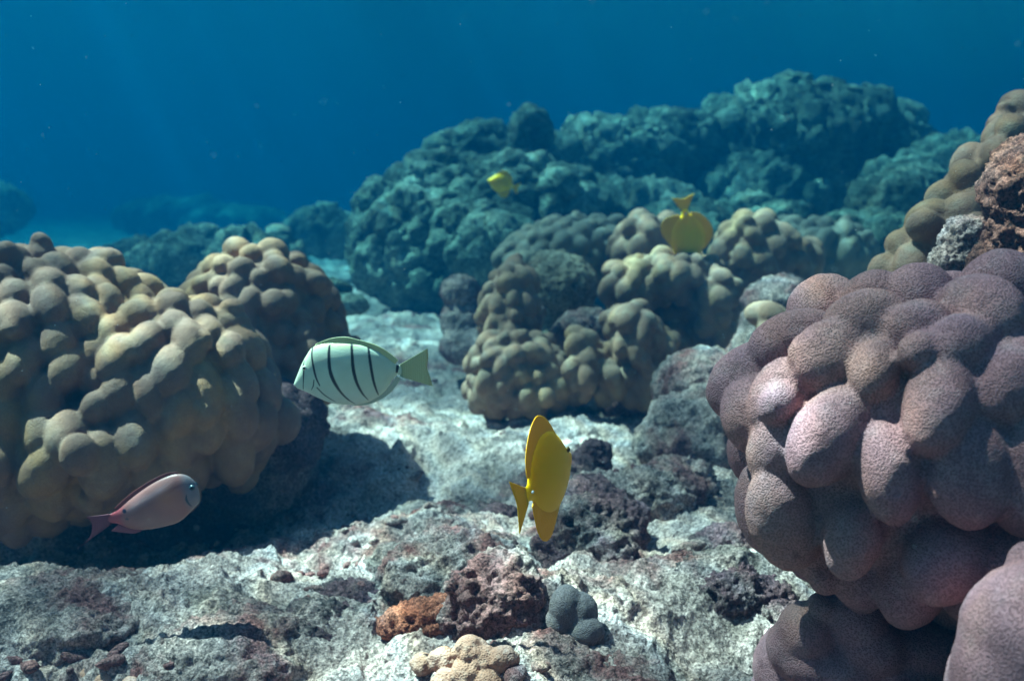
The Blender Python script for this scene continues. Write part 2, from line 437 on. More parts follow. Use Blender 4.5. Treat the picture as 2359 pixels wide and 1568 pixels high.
for px, py, d, r, k in [(1000, 985, 2.3, 0.20, 1.0), (820, 960, 2.5, 0.14, 0.9), (740, 1330, 1.45, 0.13, 1.0), (560, 1200, 1.7, 0.14, 0.7), (880, 1230, 1.6, 0.10, 0.8), (1735, 860, 0.72, 0.035, 1.0), (1860, 740, 0.68, 0.03, 0.9), (1700, 980, 0.72, 0.05, 1.0), (2000, 1040, 0.62, 0.03, 0.3),
                        (230, 680, 1.5, 0.07, 1.0), (400, 660, 1.6, 0.08, 0.9), (60, 800, 1.45, 0.06, 1.0), (200, 1000, 1.4, 0.04, 1.0), (440, 900, 1.45, 0.05, 0.6), (540, 570, 1.9, 0.10, 1.0), (430, 1000, 1.4, 0.03, 0.8), (1700, 1330, 1.4, 0.12, 0.9), (1420, 1400, 1.3, 0.10, 0.6), (1440, 780, 2.3, 0.07, 1.0), (1650, 690, 2.6, 0.08, 0.9),
                        (1720, 520, 3.0, 0.10, 1.0), (1500, 520, 3.0, 0.10, 0.9), (930, 470, 4.5, 0.25, 1.0), (900, 1540, 1.15, 0.06, 1.0), (1320, 1010, 2.1, 0.12, 0.9), (1270, 1050, 0.92, 0.07, 1.0), (1400, 1010, 2.2, 0.12, 0.8), (60, 1000, 1.4, 0.05, 0.8), (330, 820, 1.42, 0.04, 0.9), (150, 1130, 1.4, 0.035, 0.9), (1760, 1080, 0.72, 0.03, 0.7), (1750, 1450, 1.2, 0.06, 1.0), (2320, 1330, 0.6, 0.03, 0.4), (1080, 1260, 1.4, 0.06, 0.8), (1590, 500, 2.6, 0.10, 1.0),
                        (560, 470, 4.6, 0.3, 0.9), (330, 1150, 1.12, 0.05, 0.5), (820, 850, 1.08, 0.10, 0.6), (1150, 410, 3.9, 0.15, 1.0)]:
    p = at(px, py, d); h = p + SUN_TO * (WZ - p[2]) / SUN_TO[2]
    e = np.hypot(V[:, 0] - h[0], V[:, 1] - h[1]) / (r * 1.25) + 0.35 * q2
    lmask_ = np.maximum(lmask_, k * np.exp(-(np.maximum(e, 0) ** 2)))  # bright spot put in the mask, up-sun of its target
at_ = me.color_attributes.new("light_mask", 'FLOAT_COLOR', 'POINT')
c_ = np.ones((len(V), 4), np.float32); c_[:, :3] = lmask_[:, None]; at_.data.foreach_set("color", c_.ravel())
o = link("water_surface_gobo", me, s.m); tag(o, kind='structure')

def gpt(px, py, dz=0.0):
    """the point seen at this spot of the view that lies dz above the seabed"""
    r = FW + RT * (px - 1179.5) / FPX + UP * (784 - py) / FPX
    t = np.linspace(0.8, 5, 600); Q = CAM + t[:, None] * r
    zz = ground_z(Q[:, 0], Q[:, 1], False) + dz
    i = int(np.argmax(Q[:, 2] < zz)); return Q[i]
# ------------------------------------------------------------------ rocks
def crag(V, N, amp, f0, seed=0):
    d = amp * (0.55 * fbm(V, f0, 3, seed=seed) + 0.45 * (fbm(V, f0 * 2.6, 3, 0.55, ridged=True, seed=seed + 1) - 0.3))
    d += amp * 0.33 * fbm(V, f0 * 8, 4, 0.62, seed=seed + 2)
    d -= amp * 0.8 * sstep(0.3, 0.6, fbm(V, f0 * 3.1, 3, 0.5, seed=seed + 3))
    return d
def rock(name, label, cat, ells, voxel, amp, f0, mat, seed=1, group=None, smooth=4):
    me = blend(name, [(np.asarray(c, float), r, None) for c, r in ells], voxel, smooth)
    displace(me, lambda V, N: crag(V, N, amp, f0, seed))
    # origin at the base centre
    V = coords(me); c = V.mean(0); c[2] = V[:, 2].min()
    me.vertices.foreach_set("co", (V - c).astype(np.float32).ravel()); me.update()
    o = link(name, me, mat); o.location = c
    return tag(o, label, cat, group)
def coral(name, label, bodies, spacing, voxel, mat, seed, smooth=5, extra=(), nz=0.0, group=None, cat="coral", raw=False, **kw):
    rs = np.random.default_rng(seed)
    bodies = [(np.asarray(c, float), r, None) for c, r in bodies]
    L = bodies if raw else lobes(bodies, spacing, rs, **kw)
    L = L + list(extra)
    me = blend(name, L, voxel, smooth)
    displace(me, lambda V, N: spacing * 0.10 * fbm(V, 0.6 / spacing, 3, seed=seed) + spacing * 0.02 * fbm(V, 4 / spacing, 2, seed=seed + 3) + (crag(V, N, nz, 12, seed) if nz else 0))
    V = coords(me); c = V.mean(0); c[2] = V[:, 2].min()
    me.vertices.foreach_set("co", (V - c).astype(np.float32).ravel()); me.update()
    o = link(name, me, mat); o.location = c
    return tag(o, label, cat, group)

def body(px, py, d, rx, rz, ry=None):
    return (at(px, py, d), (m(rx, d), m(ry or (rx + rz) * 0.5, d), m(rz, d)))
# --- left lobe coral (two colonies)
coral("lobe_coral", "large knobbly brown lobe coral dome filling the left edge, above the pink surgeonfish",
      [body(90, 885, 1.68, 350, 290, 300), body(400, 900, 1.62, 205, 195, 200), body(20, 1060, 1.55, 190, 140, 140), body(250, 1010, 1.55, 180, 120, 150), body(540, 960, 1.68, 90, 80, 100)],
      0.039, 0.0036, MAT_C_LEFT, 21, smooth=1, r0=0.71, out=0.30, elong=(1.1, 1.6), var=0.18, grow=(0.45, 0.15, 0.30))
coral("lobe_coral", "round tightly knobbed lobe coral head behind the large left dome, above the striped fish",
      [body(600, 760, 1.98, 165, 178, 160), body(690, 830, 1.95, 105, 95, 110), body(620, 900, 1.98, 100, 70, 100)],
      0.037, 0.0038, MAT_C_LEFT, 33, smooth=1, elong=(1.0, 1.5), var=0.2)
a = at(640, 985, 1.85)
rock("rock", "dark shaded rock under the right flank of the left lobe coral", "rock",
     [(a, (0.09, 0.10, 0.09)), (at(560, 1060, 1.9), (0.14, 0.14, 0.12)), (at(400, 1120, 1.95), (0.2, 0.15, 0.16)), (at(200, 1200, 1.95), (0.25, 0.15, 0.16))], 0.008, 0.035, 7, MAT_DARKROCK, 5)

# --- central colonies
coral("lobe_coral", "tall leaning olive lobe coral with small tight knobs, left limb of the central group",
      [body(1195, 860, 2.38, 95, 90, 90), body(1175, 720, 2.48, 55, 105, 80), body(1130, 880, 2.42, 42, 70, 60), body(1235, 900, 2.34, 62, 45, 60), body(1190, 650, 2.55, 35, 42, 50)],
      0.036, 0.0040, MAT_C_MID, 41, smooth=2, elong=(1.0, 1.5))
coral("lobe_coral", "short double-knobbed olive lobe coral standing between the two limbs of the central group",
      [body(1340, 790, 2.34, 24, 28), body(1335, 870, 2.33, 30, 48), body(1390, 880, 2.34, 26, 42), body(1380, 830, 2.38, 30, 36)],
      0.034, 0.004, MAT_C_MID, 42, smooth=3)
coral("lobe_coral", "pale tan lobe coral clump hanging low in the middle with long rounded knobs",
      [body(1460, 790, 2.38, 48, 82), body(1475, 880, 2.36, 52, 38), body(1520, 830, 2.42, 32, 60)],
      0.038, 0.0040, MAT_C_MID, 43, smooth=2, elong=(1.1, 1.8))
coral("lobe_coral", "dark arched lobe coral directly below the diving yellow fish",
      [body(1460, 655, 2.66, 60, 45, 80), body(1560, 640, 2.66, 95, 48, 90), body(1640, 690, 2.62, 42, 65, 70), body(1650, 745, 2.60, 34, 30, 50), body(1540, 700, 2.80, 120, 90, 80), body(1560, 780, 2.70, 70, 60, 60)],
      0.042, 0.0042, MAT_C_MID, 44, smooth=2)
coral("lobe_coral", "dim fine-knobbed lobe coral ridge behind the brown rock, left of the pale lumps",
      [body(1300, 590, 3.25, 120, 75, 110), body(1220, 620, 3.2, 70, 60), body(1380, 560, 3.3, 75, 50)],
      0.045, 0.006, MAT_C_DIM, 45, smooth=2)
coral("lobe_coral", "pale lumpy lobe coral at the left of the diving yellow fish",
      [body(1480, 570, 3.05, 55, 58), body(1540, 560, 3.1, 45, 48)],
      0.052, 0.0055, MAT_C_MID, 46, smooth=2)
coral("lobe_coral", "pale domed lobe coral at the right of the diving yellow fish",
      [body(1735, 585, 3.0, 82, 70), body(1820, 610, 3.05, 55, 60), body(1750, 660, 3.1, 80, 60)],
      0.052, 0.0055, MAT_C_MID, 47, smooth=2)
coral("lobe_coral", "long low dim lobe coral ridge at the right end behind the pale dome",
      [body(1900, 580, 3.5, 95, 62, 90), body(1830, 560, 3.6, 90, 45)],
      0.050, 0.007, MAT_C_DIM, 48, smooth=2)
rock("rock", "brown broken rock set between the cone coral and the arched coral", "rock",
     [(at(1300, 660, 2.85), (m(72, 2.85), 0.10, m(72, 2.85))), (at(1270, 640, 2.95), (0.09, 0.08, 0.08)), (at(1310, 730, 2.9), (0.09, 0.09, 0.06)), (at(1300, 800, 2.9), (0.10, 0.10, 0.08))], 0.007, 0.035, 8, MAT_BROWN, 11)
rock("rock", "mottled rock between the arched coral and the big mauve coral", "rock",
     [(at(1800, 690, 2.35), (0.09, 0.10, 0.055)), (at(1790, 760, 2.35), (0.085, 0.09, 0.08)), (at(1780, 850, 2.35), (0.12, 0.12, 0.12))], 0.007, 0.028, 9, MAT_ROCK, 12)
coral("lobe_coral", "small pale lobe coral column half hidden behind the big mauve coral's left shoulder",
      [body(1770, 760, 2.1, 28, 50)], 0.042, 0.005, MAT_C_MID, 49, smooth=2)
rock("rock", "pale blue-grey rounded rock left of the cone-shaped coral", "rock",
     [(at(1062, 672, 2.95), (m(46, 2.95), 0.07, m(42, 2.95))), (at(1075, 740, 2.95), (0.08, 0.08, 0.07)), (at(1090, 800, 2.9), (0.10, 0.08, 0.06))], 0.007, 0.022, 10, MAT_ROCK, 13)
rock("rock", "broad grey boulder on the seabed beneath the arched coral", "rock",
     [(at(1620, 890, 2.15), (0.11, 0.13, 0.08)), (at(1680, 960, 2.0), (0.11, 0.12, 0.07)), (at(1570, 970, 2.0), (0.07, 0.08, 0.05)), (at(1640, 1020, 2.0), (0.16, 0.12, 0.07))], 0.006, 0.03, 8, MAT_ROCK, 14)

rock("rock", "pale rubble heap filling the hollow inside the central coral group", "rock",
     [(at(1350, 770, 2.62), (m(75, 2.6), 0.07, m(60, 2.6))), (at(1370, 850, 2.55), (m(85, 2.55), 0.06, m(60, 2.55))), (at(1400, 930, 2.5), (0.11, 0.06, 0.03))], 0.007, 0.03, 9, MAT_ROCK, 17)
# --- far reef
def far(label, ells, voxel, amp, f0, seed, name="reef_rock", mat=None, knob=0, outcrop=True):
    L = [(at(x, y, d), (m(rx, d), m(ry, d), m(rz, d)), None) for x, y, d, rx, rz, ry in ells]
    L = [(c - np.array([0, 0, 0.03]), np.array(r) * 0.90, None) for c, r, _ in L]
    rs = np.random.default_rng(seed)
    # outcrops so that no flank stays smooth
    base = list(L)
    for p, n in (seeds(base, 0.15, rs) if outcrop else []):
        k = rs.uniform(0.04, 0.105); L.append((p - n * k * 0.35, (k * rs.uniform(0.7, 1.3), k * rs.uniform(0.7, 1.3), k * rs.uniform(0.6, 1.1)), None))
    if knob: L = L + lobes(base, knob, rs, r0=0.6, out=0.45, var=0.4)[len(base):]
    me = blend(name, L, voxel, 2)
    displace(me, lambda V, N: crag(V, N, amp, f0, seed) + amp * 0.6 * fbm(V, f0 * 7, 4, 0.7, ridged=True, seed=seed + 7))
    V = coords(me); c = V.mean(0); c[2] = V[:, 2].min()
    me.vertices.foreach_set("co", (V - c).astype(np.float32).ravel()); me.update()
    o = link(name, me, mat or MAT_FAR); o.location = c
    return tag(o, label, "reef rock")
far("large sunlit reef rock crowded with small knobs, behind the small yellow fish",
    [(980, 560, 4.6, 145, 110, 130), (1050, 470, 5.0, 170, 110, 150), (1200, 470, 4.8, 170, 90, 150), (1000, 640, 4.5, 90, 60, 90), (890, 500, 4.8, 60, 80, 70), (1120, 560, 4.4, 110, 80, 90)],
    0.016, 0.05, 3.2, 61, knob=0.10)
far("dark squat chimney-shaped rock sticking up from the far reef crest", [(1222, 300, 5.3, 48, 66, 48), (1240, 400, 5.3, 66, 90, 60)], 0.018, 0.05, 4, 62, outcrop=False)
far("low far reef crest left of the dark chimney rock", [(1090, 370, 5.8, 110, 75, 100), (1150, 400, 5.8, 120, 90, 100)], 0.025, 0.11, 2.4, 63)
far("long far reef crest between the chimney rock and the great boulder", [(1400, 390, 5.9, 170, 120, 130), (1520, 340, 6.1, 130, 85, 100), (1330, 470, 5.2, 120, 60, 100), (1460, 470, 5.0, 130, 50, 100)], 0.025, 0.12, 2.2, 64)
far("great domed reef boulder highest on the horizon", [(1850, 330, 6.2, 240, 140, 200), (1720, 330, 6.4, 140, 110, 120), (2010, 340, 6.2, 120, 90, 120), (1760, 440, 5.9, 140, 90, 120)], 0.024, 0.13, 2.0, 65)
far("knobbly low reef rock in front of the great boulder, above the pale domed coral", [(1600, 520, 4.6, 140, 50, 100), (1750, 520, 4.8, 120, 50, 100)], 0.02, 0.08, 3, 66)
far("rounded reef rock at the foot of the great boulder's right side", [(2040, 450, 4.4, 80, 60, 80), (2100, 420, 4.6, 70, 50, 70)], 0.018, 0.06, 3.4, 67)
far("distant low reef rubble right of the great boulder", [(2200, 380, 5.6, 120, 70, 120), (2300, 400, 5.2, 120, 90, 120), (2120, 420, 5.4, 100, 70, 120)], 0.022, 0.10, 3, 68)
far("reef rock slope running down behind the diagonal coral at the right", [(1980, 520, 4.0, 110, 40, 90), (2080, 540, 3.8, 90, 50, 90)], 0.018, 0.06, 3.4, 69)
far("low teal reef mound behind the two left corals", [(450, 600, 4.6, 150, 62, 110), (590, 595, 4.5, 120, 60, 100), (350, 600, 4.8, 80, 40, 80)], 0.02, 0.09, 3, 70)
far("small teal rock far behind, left of the large reef rock", [(740, 520, 6.4, 70, 50, 60), (790, 530, 6.4, 60, 45, 60)], 0.025, 0.09, 3, 71)
far("faint dark rock far off in the blue at the left edge", [(15, 475, 9.5, 48, 42, 45), (-60, 490, 9.5, 70, 50, 50)], 0.04, 0.12, 2, 72)
far("faint low ridge far off in the blue water behind the left mound", [(400, 495, 15, 150, 42, 60), (540, 512, 14.5, 130, 38, 60)], 0.05, 0.12, 2, 73)
far("flat dark stone beside the sand channel right of the round left coral head", [(760, 650, 3.3, 50, 22, 40), (800, 680, 3.2, 50, 20, 40)], 0.012, 0.03, 6, 74, outcrop=False)

# --- right: diagonal coral and rusty rock
RB = [body(2350, 400, 1.44, 115, 110, 90), body(2275, 480, 1.41, 95, 85, 80), body(2180, 570, 1.38, 85, 75, 70), body(2410, 320, 1.5, 105, 70, 80), body(2100, 630, 1.40, 60, 50, 60), body(2300, 620, 1.43, 160, 130, 90)]
coral("lobe_coral", "smooth brown lobe coral rising diagonally up the right edge behind the rusty rock", RB, 0.043, 0.0036, MAT_C_MID, 51, smooth=1, r0=0.62, out=0.5, elong=(1.0, 1.5))
rock("rock", "rusty orange and purple crusted rock at the right edge in front of the diagonal coral", "rock",
     [(at(2368, 440, 1.12), (0.046, 0.05, 0.052)), (at(2390, 390, 1.15), (0.050, 0.05, 0.042)), (at(2365, 550, 1.12), (0.040, 0.05, 0.065)), (at(2400, 700, 1.15), (0.09, 0.08, 0.1)), (at(2440, 560, 1.27), (0.09, 0.10, 0.13))], 0.0035, 0.022, 16, MAT_RUST, 15)
rock("rock", "small grey speckled rock wedged left of the rusty rock on the diagonal coral", "rock",
     [(at(2225, 560, 1.22), (0.030, 0.03, 0.035)), (at(2200, 610, 1.22), (0.035, 0.03, 0.03)), (at(2230, 690, 1.25), (0.05, 0.04, 0.06))], 0.003, 0.016, 20, MAT_ROCK, 16)

# --- foreground mauve coral, lobes laid by hand
def zl(u, v): return 1604 + .639 * u, 566 + .639 * v
D0 = 0.80
bodies = [(at(2215, 955, D0), (0.158, 0.122, 0.096)), (at(2340, 1000, D0 + 0.01), (0.155, 0.125, 0.103)), (at(2010, 965, D0 + 0.01), (0.090, 0.108, 0.090)), (at(2540, 1120, 0.84), (0.145, 0.105, 0.120)), (at(2000, 1090, D0 + 0.01), (0.092, 0.09, 0.070)), (at(2000, 850, D0 + 0.02), (0.060, 0.07, 0.045)), (at(2120, 1180, D0 + 0.01), (0.09, 0.09, 0.05)), (at(2420, 1400, 0.90), (0.13, 0.09, 0.18))]
coral("lobe_coral", "big mauve-brown lobe coral close up at the right with large swollen packed knobs", bodies, 0.043, 0.0026, MAT_C_NEAR, 52, smooth=1, r0=0.68, out=0.38, elong=(1.05, 1.55), var=0.2)
LOW = [(590,1350,105,130),(640,1440,120,110),(400,1390,115,110),(340,1450,90,100),(420,1500,130,90),(820,1430,170,100),(900,1400,120,90),(560,1530,140,90),(760,1560,150,80),(480,1300,90,60)]
E = []
for (u_, v_, ru, rv) in LOW:
    X_, Y_ = zl(u_, v_); dd = 0.80 + 0.05 * abs(u_ - 700) / 400
    rx, rz = m(ru * .639, dd), m(rv * .639, dd)
    E.append((at(X_, Y_, dd + 0.02), (rx, 0.6 * (rx + rz), rz), None))
coral("lobe_coral", "lower mauve lobe coral with smooth rounded fingers tucked under the big mauve colony",
      [(at(2020, 1540, 0.90), (0.115, 0.08, 0.055)), (at(2060, 1660, 0.92), (0.14, 0.1, 0.10)), (at(2080, 1850, 0.95), (0.14, 0.12, 0.12))], 0.05, 0.003, MAT_C_NEAR, 53, smooth=4, extra=E, raw=True)
E = [(at(2375, 1475, 0.62), (0.042, 0.045, 0.050), None), (at(2330, 1560, 0.62), (0.035, 0.04, 0.045), None), (at(2380, 1310, 0.64), (0.016, 0.02, 0.018), None), (at(2400, 1600, 0.63), (0.06, 0.05, 0.06), None)]
coral("lobe_coral", "brownish mauve coral bulge in the bottom right corner, nearest of all",
      [(at(2420, 1650, 0.68), (0.07, 0.06, 0.07)), (at(2440, 1900, 0.72), (0.08, 0.08, 0.14))], 0.05, 0.003, MAT_C_NEAR, 54, smooth=4, extra=E, raw=True)

# --- foreground seabed rocks
def srock(label, parts, voxel, amp, f0, mat, seed, cat="rock", name="rock"):
    L = []; rs = np.random.default_rng(seed)
    for px, py, dz, rx, ry, rz in parts:
        p = gpt(px, py, dz - 0.02); L.append((p, (rx, ry, rz)))
        for q in range(7):
            v = rs.normal(size=3); v /= np.linalg.norm(v); v[2] *= 0.7; k = rs.uniform(0.3, 0.6)
            L.append((p + v * np.array([rx, ry, rz]) * 0.85, (rx * k, ry * k, rz * k * rs.uniform(0.7, 1.2))))
    return rock(name, label, cat, L, voxel, amp, f0, mat, seed, smooth=3)
srock("dark pitted boulder behind the big yellow fish", [(1370, 1230, 0.055, 0.078, 0.075, 0.062), (1350, 1170, 0.07, 0.060, 0.055, 0.045), (1310, 1280, 0.02, 0.055, 0.045, 0.04)], 0.004, 0.028, 13, MAT_DARKROCK, 81)
srock("small dark knob of rock right of the big yellow fish's eye", [(1368, 1060, 0.05, 0.033, 0.035, 0.045), (1340, 1100, 0.01, 0.05, 0.04, 0.03)], 0.004, 0.014, 20, MAT_DARKROCK, 82)
srock("small pale-topped knob left of the big yellow fish's tail", [(1150, 1205, 0.015, 0.036, 0.034, 0.032)], 0.003, 0.012, 24, MAT_DARKROCK, 83)
o = srock("broad foreground rock with grey turf top and dark flank, behind the tan coral", [(1045, 1330, 0.055, 0.10, 0.085, 0.06), (1120, 1320, 0.055, 0.07, 0.075, 0.055), (950, 1340, 0.03, 0.075, 0.07, 0.045), (1150, 1390, 0.03, 0.055, 0.06, 0.055)], 0.004, 0.028, 12, MAT_ROCK, 84)
srock("orange-red crusted stone in front of the broad foreground rock", [(965, 1435, 0.034, 0.045, 0.03, 0.026), (1045, 1425, 0.036, 0.045, 0.03, 0.026), (905, 1455, 0.024, 0.030, 0.026, 0.020)], 0.003, 0.014, 24, MAT_RED, 85)
srock("dark reddish stone left of the broad foreground rock", [(790, 1400, 0.01, 0.06, 0.05, 0.035), (730, 1440, 0.01, 0.04, 0.04, 0.03)], 0.003, 0.018, 20, MAT_DARKROCK, 86)
srock("small purple round stone at the left foot of the foreground rocks", [(700, 1480, 0.012, 0.028, 0.028, 0.022)], 0.003, 0.008, 30, MAT_DARKROCK, 87)
srock("low turf-covered rock in the bottom left corner", [(120, 1430, 0.005, 0.15, 0.11, 0.045), (30, 1480, 0.005, 0.12, 0.1, 0.04), (250, 1400, 0.0, 0.08, 0.08, 0.03)], 0.004, 0.024, 12, MAT_ROCK, 88)
srock("dark-sided turf rock in the lower left, right of the corner rock", [(490, 1510, 0.005, 0.11, 0.08, 0.045), (560, 1480, 0.0, 0.06, 0.06, 0.045)], 0.004, 0.022, 14, MAT_ROCK, 89)
srock("dark crumbly holed rock beside the lower mauve coral", [(1690, 1370, 0.015, 0.05, 0.045, 0.03), (1610, 1330, 0.015, 0.03, 0.03, 0.025), (1750, 1390, 0.01, 0.045, 0.04, 0.03)], 0.003, 0.026, 22, MAT_DARKROCK, 90)
srock("hollow craggy rock right of the small dark knob, on the sunlit slope", [(1510, 1150, 0.02, 0.08, 0.07, 0.05), (1560, 1120, 0.02, 0.06, 0.06, 0.05), (1480, 1190, 0.01, 0.05, 0.05, 0.04)], 0.004, 0.026, 15, MAT_ROCK, 91)
srock("small dark stone left of the big mauve coral", [(1680, 1260, 0.02, 0.05, 0.045, 0.035)], 0.003, 0.016, 22, MAT_DARKROCK, 92)
srock("rounded pale foreground rock at the bottom centre, right of the tan coral", [(1240, 1540, 0.01, 0.075, 0.06, 0.04), (1360, 1590, 0.0, 0.09, 0.06, 0.04)], 0.004, 0.02, 14, MAT_ROCK, 93)

# loose coral rubble
rs = np.random.default_rng(123); Vs, Fs, off = [], [], 0; v, f = ico(2)
n_ = 2600; d_ = np.exp(rs.uniform(math.log(0.95), math.log(5.5), n_)); a_ = rs.uniform(-0.62, 0.62, n_)
cl = fbm(np.stack([d_ * np.sin(a_), d_ * np.cos(a_), d_ * 0], 1), 3.0, 2, seed=40)
for i in range(n_):
    if cl[i] < -0.05 + rs.uniform(0, 0.2): continue
    x, y = d_[i] * math.sin(a_[i]), d_[i] * math.cos(a_[i]); r = rs.uniform(0.0022, 0.0085) * (1.0 if rs.random() < 0.93 else 1.8)
    q = v * np.array([r * rs.uniform(0.9, 2.4), r, r * rs.uniform(0.6, 1.0)]) * (1 + 0.35 * fbm(v * 1.7 + i, 1, 2)[:, None])
    A = np.array(Euler((rs.uniform(-0.4, 0.4), rs.uniform(-0.5, 0.5), rs.uniform(0, 6.28))).to_matrix())
    Vs.append(q @ A.T + [x, y, gz(x, y) + r * 0.25]); Fs.append(f + off); off += len(v)
o = link("rubble", mesh_np("rubble", np.concatenate(Vs), np.concatenate(Fs)), MAT_RUBBLE); tag(o, "loose chips of broken coral strewn over the seabed", "rubble", kind='stuff')

# smooth grey coral and cauliflower coral
g = [(gpt(x, y, dz), r) for x, y, dz, r in [(1305, 1400, 0.030, (0.020, 0.022, 0.028)), (1335, 1410, 0.030, (0.022, 0.022, 0.024)), (1352, 1455, 0.024, (0.020, 0.018, 0.018)), (1372, 1482, 0.014, (0.011, 0.012, 0.014)), (1388, 1502, 0.006, (0.011, 0.012, 0.010)), (1285, 1435, 0.014, (0.016, 0.018, 0.018)), (1315, 1442, 0.012, (0.012, 0.016, 0.02)), (1325, 1450, -0.005, (0.028, 0.02, 0.02))]]
coral("smooth_coral", "small smooth blue-grey lobed coral on the seabed below the dark pitted boulder", g, 0.03, 0.0016, MAT_C_GREY, 55, smooth=2, raw=True)
rs = np.random.default_rng(9)
def cauli(label, spots, seed, rad):
    rs = np.random.default_rng(seed); L = []
    for px, py, d in spots:
        c = gpt(px, py, d - 1.0 + rad); rd = rad * rs.uniform(0.85, 1.15)
        L.append((c, (rd, rd, rd), None)); L.append((c - [0, 0, rad], (rad * 0.45, rad * 0.45, rad * 1.3), None))
        for k in range(20):
            v = rs.normal(size=3); v /= np.linalg.norm(v); v[2] = abs(v[2]) * 0.9 - 0.15
            r = rd * rs.uniform(0.28, 0.42); L.append((c + v * rd * 0.88, (r, r, r), None))
    me = blend("cauliflower_coral", L, 0.0015, 1, sub=3)
    V = coords(me); c = V.mean(0); c[2] = V[:, 2].min(); me.vertices.foreach_set("co", (V - c).astype(np.float32).ravel()); me.update()
    o = link("cauliflower_coral", me, MAT_C_TAN); o.location = c
    tag(o, label, "coral")
cauli("tan knobby cauliflower coral clump at the bottom edge in front of the red crusted stone", [(975, 1530, 1.016), (1022, 1520, 1.022), (1082, 1498, 1.030), (1118, 1520, 1.022), (1158, 1518, 1.024), (1072, 1555, 1.016), (1030, 1572, 1.012), (1125, 1572, 1.010)], 3, 0.0150)
cauli("small orange and cream coral tip at the bottom left edge", [(210, 1560, 1.0), (240, 1572, 1.0), (300, 1580, 1.0)], 4, 0.011)

# ------------------------------------------------------------------ fish
def vcol(me, cols):
    a = me.color_attributes.new("Col", 'FLOAT_COLOR', 'POINT')
    c = np.ones((len(me.vertices), 4), np.float32); c[:, :3] = cols; a.data.foreach_set("color", c.ravel())
def fish_mat(name, col=None, rough=0.4, scale=900, trans=0.0, bumpd=0.0003, sss=0.15, var=0.08):
    s = NT(name)
    if col is None:
        a = s.n("ShaderNodeVertexColor"); a.layer_name = "Col"; c = a.outputs[0]
    else: c = s.mix(s.noise(40, 3), tuple(x * (1 - var) for x in col), tuple(min(1, x * (1 + var)) for x in col))
    nb = s.bump(s.vor(scale), 0.5, bumpd)
    mt = s.fin(c, rough, nb, 0.4)
    return mt
def fin_mat(name, col, edge=None, rough=0.5, dirn=(1, 0, 0.3)):
    s = NT(name)
    wv = s.n("ShaderNodeTexWave"); wv.inputs['Scale'].default_value = 130; wv.inputs['Distortion'].default_value = 1.0
    s.l(s.co, wv.inputs[0])
    c = s.mix(wv.outputs['Fac'], tuple(x * 0.88 for x in col), col)
    s.fin(c, rough, s.bump(wv.outputs['Fac'], 0.4, 0.0004), 0.3)
    tl = s.n("ShaderNodeBsdfTranslucent"); s.l(c, tl.inputs[0])
    mx = s.n("ShaderNodeMixShader"); mx.inputs[0].default_value = 0.18
    s.l(s.b.outputs[0], mx.inputs[1]); s.l(tl.outputs[0], mx.inputs[2]); s.l(mx.outputs[0], s.o.inputs[0])
    return s.m
def catmull(K, n):
    K = np.asarray(K, float); k = len(K); t = np.linspace(0, k - 1, n); i = np.clip(t.astype(int), 0, k - 2); f = (t - i)[:, None]
    g = lambda j: K[np.clip(j, 0, k - 1)]
    p0, p1, p2, p3 = g(i - 1), g(i), g(i + 1), g(i + 2)
    return 0.5 * (2 * p1 + (p2 - p0) * f + (2 * p0 - 5 * p1 + 4 * p2 - p3) * f ** 2 + (3 * p1 - p0 - 3 * p2 + p3) * f ** 3)
def loft(pairs, n=110, k=64, power=0.9):
    """pairs: (topx, topz, botx, botz, halfthick) nose -> tail"""
    Q = catmull(pairs, n); th = np.linspace(0, 2 * math.pi, k, endpoint=False)
    V = []
    for tx, tz, bx, bz, hw in Q:
        mx_, mz = (tx + bx) / 2, (tz + bz) / 2; ax, az = (tx - bx) / 2, (tz - bz) / 2
        c = np.cos(th); s_ = np.sign(np.sin(th)) * np.abs(np.sin(th)) ** (1 / power)
        V.append(np.stack([mx_ + ax * c, max(hw, 1e-4) * s_, mz + az * c], 1))
    V = np.concatenate(V); F = []
    for i in range(n - 1):
        for j in range(k):
            F.append((i * k + j, i * k + (j + 1) % k, (i + 1) * k + (j + 1) % k, (i + 1) * k + j))
    me = mesh_np("body", V, F)
    bm = bmesh.new(); bm.from_mesh(me)
    bm.verts.ensure_lookup_table()
    for r0 in (0, (n - 1) * k):
        try: bm.faces.new([bm.verts[r0 + j] for j in range(k)])
        except ValueError: pass
    bmesh.ops.recalc_face_normals(bm, faces=bm.faces); 
    for f in bm.faces: f.smooth = True
    bm.to_mesh(me); bm.free()
    return me
def fin(name, base, tip, thick, mat, parent, n=36, k=10, y0=0.0, bend=0.0, tw=0.25):
    """a membrane between a base curve and an outer curve, thick at the base, thin at the rim"""
    B = catmull(base, n); T = catmull(tip, n); V = []; F = []
    for side in (1, -1):
        for i in range(n):
            for j in range(k):
                f = j / (k - 1); p = B[i] * (1 - f) + T[i] * f
                th = thick * (1 - f * (1 - tw)) * (1 + 0.25 * math.sin(i * 2.1)) 
                V.append((p[0], y0 + side * th + bend * f * f, p[1]))
    N = n * k
    for i in range(n - 1):
        for j in range(k - 1):
            a = i * k + j; F.append((a, a + 1, a + k + 1, a + k)); F.append((N + a, N + a + k, N + a + k + 1, N + a + 1))
    for i in range(n - 1):
        for j in (0, k - 1):
            a = i * k + j; F.append((a, a + k, N + a + k, N + a))
    for j in range(k - 1):
        for i in (0, n - 1):
            a = i * k + j; F.append((a, a + 1, N + a + 1, N + a))
    me = mesh_np(name, V, F)
    bm = bmesh.new(); bm.from_mesh(me); bmesh.ops.recalc_face_normals(bm, faces=bm.faces); bm.to_mesh(me); bm.free()
    return link(name, me, mat, parent)
